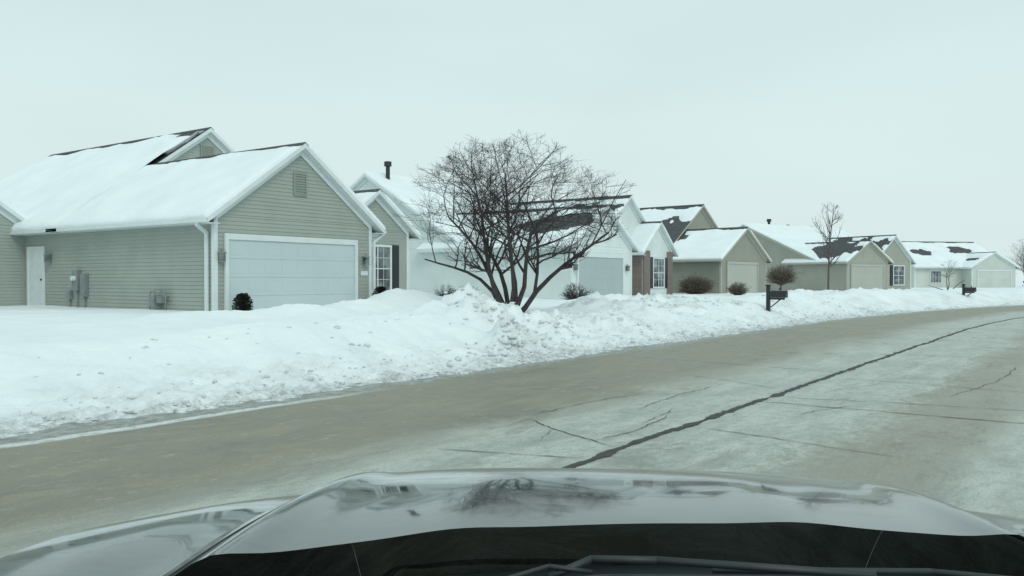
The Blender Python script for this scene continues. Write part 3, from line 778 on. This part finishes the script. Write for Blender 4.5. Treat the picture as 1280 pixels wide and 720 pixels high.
# ------------------------------------------------------------------ the car we are sitting in
car = empty("car", (0,0,0), rad(35.5-4.0))
CX = .09; HW = .575; CW = .66; EW = .99
def car_paint():
    m, nt, b = newmat("car_paint_dark")
    tc = N(nt, 'ShaderNodeTexCoord')
    mp = N(nt, 'ShaderNodeMapping'); mp.inputs['Scale'].default_value = (1, 2.2, 1); nt.links.new(tc.outputs['Object'], mp.inputs[0])
    no = N(nt, 'ShaderNodeTexNoise'); no.inputs['Scale'].default_value = 4.5; no.inputs['Detail'].default_value = 12; no.inputs['Roughness'].default_value = .75; no.inputs['Distortion'].default_value = 1.0
    nt.links.new(mp.outputs[0], no.inputs['Vector'])
    cr = N(nt, 'ShaderNodeValToRGB')
    cr.color_ramp.elements[0].position = .42; cr.color_ramp.elements[0].color = (.022,.030,.030,1)
    cr.color_ramp.elements[1].position = .68; cr.color_ramp.elements[1].color = (.095,.11,.105,1)
    nt.links.new(no.outputs['Fac'], cr.inputs['Fac']); nt.links.new(cr.outputs[0], b.inputs['Base Color'])
    r2 = N(nt, 'ShaderNodeMapRange'); r2.inputs['From Min'].default_value = .4; r2.inputs['From Max'].default_value = .7; r2.inputs['To Min'].default_value = .06; r2.inputs['To Max'].default_value = .26
    nt.links.new(no.outputs['Fac'], r2.inputs['Value']); nt.links.new(r2.outputs[0], b.inputs['Roughness'])
    b.inputs['Metallic'].default_value = .2
    b.inputs['Coat Weight'].default_value = .4; b.inputs['Coat Roughness'].default_value = .03
    return m
M_paint = car_paint()
def rear_edge(r):
    d = r-CX-.25
    return 1.31-(.30 if d < 0 else .04)*d*d
def car_z(r, f):
    x = abs(r-CX)
    z = 1.030-.03*(f-1.2)-.095*max(0, f-1.25)**2
    if f > 2.0: z -= 1.15*(f-2.0)**1.6
    z += .010*math.exp(-((x-HW)/.05)**2)
    z -= .022*smooth(HW, HW+.07, x)
    z -= .024*min(x/.7, 1)**2
    z -= .25*max(0, x-.80)**1.5
    z += .006*math.exp(-((x-.26)/.08)**2)*smooth(2.1, 1.5, f)
    return z
def plan(x, f): return f - .32*max(0, (f-1.2))*smooth(.30, 1.0, x)*x
mb = MB()
cols = sorted([CX-EW+2*EW*k/96 for k in range(97)]+[CX-CW-.0001, CX-CW+.0001, CX+CW-.0001, CX+CW+.0001])
NF = 90
for k in range(NF+1):
    for r in cols:
        x = abs(r-CX)
        f0 = rear_edge(r) if x < CW else .55
        g = k/NF; f = f0+(2.40-f0)*g
        mb.v.append((r, plan(x, f), car_z(r, f)))
nr = len(cols)
for i in range(NF):
    for j in range(nr-1):
        a = i*nr+j
        xm = abs((cols[j]+cols[j+1])/2-CX)
        if abs(xm-CW) < .0001 : continue
        mb.face((a, a+1, a+nr+1, a+nr), 0)
body = mb.build("hood_and_fenders", [M_paint], car, smooth_=True)
mb = MB()
for sg in (-1, 1):
    prev = None
    r = CX+sg*(HW+.062); f00 = rear_edge(r)+.01
    for k in range(40):
        f = f00+(2.15-f00)*k/39; x = abs(r-CX)
        p = Vector((r, plan(x, f), car_z(r, f)+.0005))
        if prev: mb.tube(prev, p, .0025, .0025, 4)
        prev = p
mb.build("hood_gap", [M_rubber], car)
mb = MB(); cc = [CX-CW+.0005+(2*CW-.001)*k/60 for k in range(61)]
for k in range(25):
    g = k/24
    for r in cc:
        f1 = rear_edge(r)+.03; f = .62+(f1-.62)*g
        z = .965+.028*math.sin(g*3.1)-.02*((r-CX)/.7)**2 - .05*smooth(.93, 1., g) + (.0035*math.sin(g*60) if .35 < g < .8 else 0)
        mb.v.append((r, f, z))
for i in range(24):
    for j in range(60):
        a = i*61+j; mb.face((a, a+1, a+62, a+61))
for sg in (-1, 1):
    r = CX+sg*(CW-.0003); i0 = len(mb.v)
    for k in range(20):
        f = .55+(rear_edge(r)-.55)*k/19; mb.v += [(r, f, .88), (r, f, car_z(r, f)+.001)]
    for k in range(19): a = i0+2*k; mb.face((a, a+1, a+3, a+2))
mb.build("cowl", [M_plast], car, smooth_=True)
mb = MB()
for sgn in (0, nr-1):
    col = [Vector(body.data.vertices[i*nr+sgn].co) for i in range(NF+1)]
    out = -1 if sgn == 0 else 1
    prof = [(0,0),(.03,-.03),(.05,-.09),(.055,-.2),(.05,-.35),(.03,-.55)]
    i0 = len(mb.v)
    for p in col:
        for (o, dz) in prof:
            zz = max(p.z+dz, .22)
            dw = math.hypot(p.y-1.45, zz-.33)
            mb.v.append((p.x+out*o, p.y, zz if dw > .39 or zz > .72 else min(.72, .33+math.sqrt(max(0, .39**2-(p.y-1.45)**2)))))
    n = len(prof)
    for i in range(len(col)-1):
        for k in range(n-1): a = i0+i*n+k; mb.face((a, a+1, a+n+1, a+n))
i0 = len(mb.v); prof = [(0,0),(.05,-.05),(.08,-.15),(.07,-.22),(.09,-.3),(.05,-.42)]
for j in range(nr):
    p = body.data.vertices[NF*nr+j].co
    for (o, dz) in prof: mb.v.append((p.x, p.y+o, max(.2, p.z+dz)))
n = len(prof)
for j in range(nr-1):
    for k in range(n-1): a = i0+j*n+k; mb.face((a, a+1, a+n+1, a+n))
mb.build("front_bumper", [M_paint], car, smooth_=True)
for sx_ in (-1, 1):
    mb = MB(); cx = CX+sx_*.89
    mb.tube((cx-.11, 1.45, .33), (cx+.11, 1.45, .33), .33, .33, 32, 0, True)
    mb.tube((cx+sx_*.112, 1.45, .33), (cx+sx_*.125, 1.45, .33), .22, .20, 20, 1, True)
    mb.build("front_wheel", [M_rubber, M_grey], car)
mb = MB()
def poly(pts, rr, sides=6):
    for a, b_ in zip(pts[:-1], pts[1:]): mb.tube(a, b_, rr, rr, sides, 0, True)
poly([Vector((.70,1.10,1.002)),Vector((.40,1.13,1.006)),Vector((.05,1.12,1.004)),Vector((-.25,1.05,.997))], .005)
poly([Vector((-.03,1.17,.985)),Vector((.03,1.19,1.005)),Vector((.12,1.17,1.012)),Vector((.40,1.13,1.012))], .006)
poly([Vector((-.18,1.07,.985)),Vector((-.03,1.17,1.0)),Vector((.03,1.18,.99))], .004)
poly([Vector((.72,1.18,.985)),Vector((.50,1.20,.995)),Vector((.2,1.20,.99))], .005)
mb.build("wipers", [M_wiper], car, smooth_=True)
mb = MB(); mb.box(CX-.64, CX+.64, .30, .60, .78, .93); mb.build("dashboard", [M_plast], car, bevel=.04)

# ------------------------------------------------------------------ sky / light
world = bpy.data.worlds.new("World"); scene.world = world; world.use_nodes = True
nt = world.node_tree; bg = nt.nodes['Background']
sky = N(nt, 'ShaderNodeTexSky'); sky.sky_type = 'NISHITA'; sky.sun_disc = False
sky.sun_elevation = rad(42); sky.sun_rotation = rad(120); sky.dust_density = 5
tc = N(nt, 'ShaderNodeTexCoord')
sep = N(nt, 'ShaderNodeSeparateXYZ'); nt.links.new(tc.outputs['Generated'], sep.inputs[0])
cr = N(nt, 'ShaderNodeValToRGB')
cr.color_ramp.elements[0].position = 0.0; cr.color_ramp.elements[0].color = (.71,.845,.84,1)
cr.color_ramp.elements[1].position = .5; cr.color_ramp.elements[1].color = (.615,.79,.79,1)
nt.links.new(sep.outputs['Z'], cr.inputs['Fac'])
mp = N(nt, 'ShaderNodeMapping'); mp.inputs['Scale'].default_value = (1,1,3.5); nt.links.new(tc.outputs['Generated'], mp.inputs[0])
no = N(nt, 'ShaderNodeTexNoise'); no.inputs['Scale'].default_value = 1.8; no.inputs['Detail'].default_value = 3
nt.links.new(mp.outputs[0], no.inputs['Vector'])
mr = N(nt, 'ShaderNodeMapRange'); mr.inputs['From Min'].default_value = .3; mr.inputs['From Max'].default_value = .7; mr.inputs['To Min'].default_value = 9.8; mr.inputs['To Max'].default_value = 10.6
nt.links.new(no.outputs['Fac'], mr.inputs['Value'])
sc = N(nt, 'ShaderNodeVectorMath', operation='SCALE'); nt.links.new(cr.outputs[0], sc.inputs[0]); nt.links.new(mr.outputs[0], sc.inputs['Scale'])
mx = N(nt, 'ShaderNodeMix', data_type='RGBA'); mx.inputs['Factor'].default_value = .96
nt.links.new(sky.outputs[0], mx.inputs['A']); nt.links.new(sc.outputs[0], mx.inputs['B'])
nt.links.new(mx.outputs['Result'], bg.inputs['Color']); bg.inputs['Strength'].default_value = .1
sd = bpy.data.lights.new("sun", 'SUN'); sd.energy = .8; sd.angle = rad(22); sd.color = (1, .99, .965)
so = bpy.data.objects.new("sun", sd); scene.collection.objects.link(so)
so.rotation_euler = (rad(48), 0, rad(60))

# ------------------------------------------------------------------ camera
cd = bpy.data.cameras.new("camera"); cam = bpy.data.objects.new("camera", cd); scene.collection.objects.link(cam)
cam.location = (0, 0, 1.4); cam.rotation_euler = (rad(90-.55), 0, rad(35.5))
cd.sensor_width = 36; cd.lens = 29.53; cd.clip_start = .05; cd.clip_end = 3000
scene.camera = cam
scene.view_settings.view_transform = 'Standard'; scene.view_settings.look = 'None'; scene.view_settings.exposure = 0
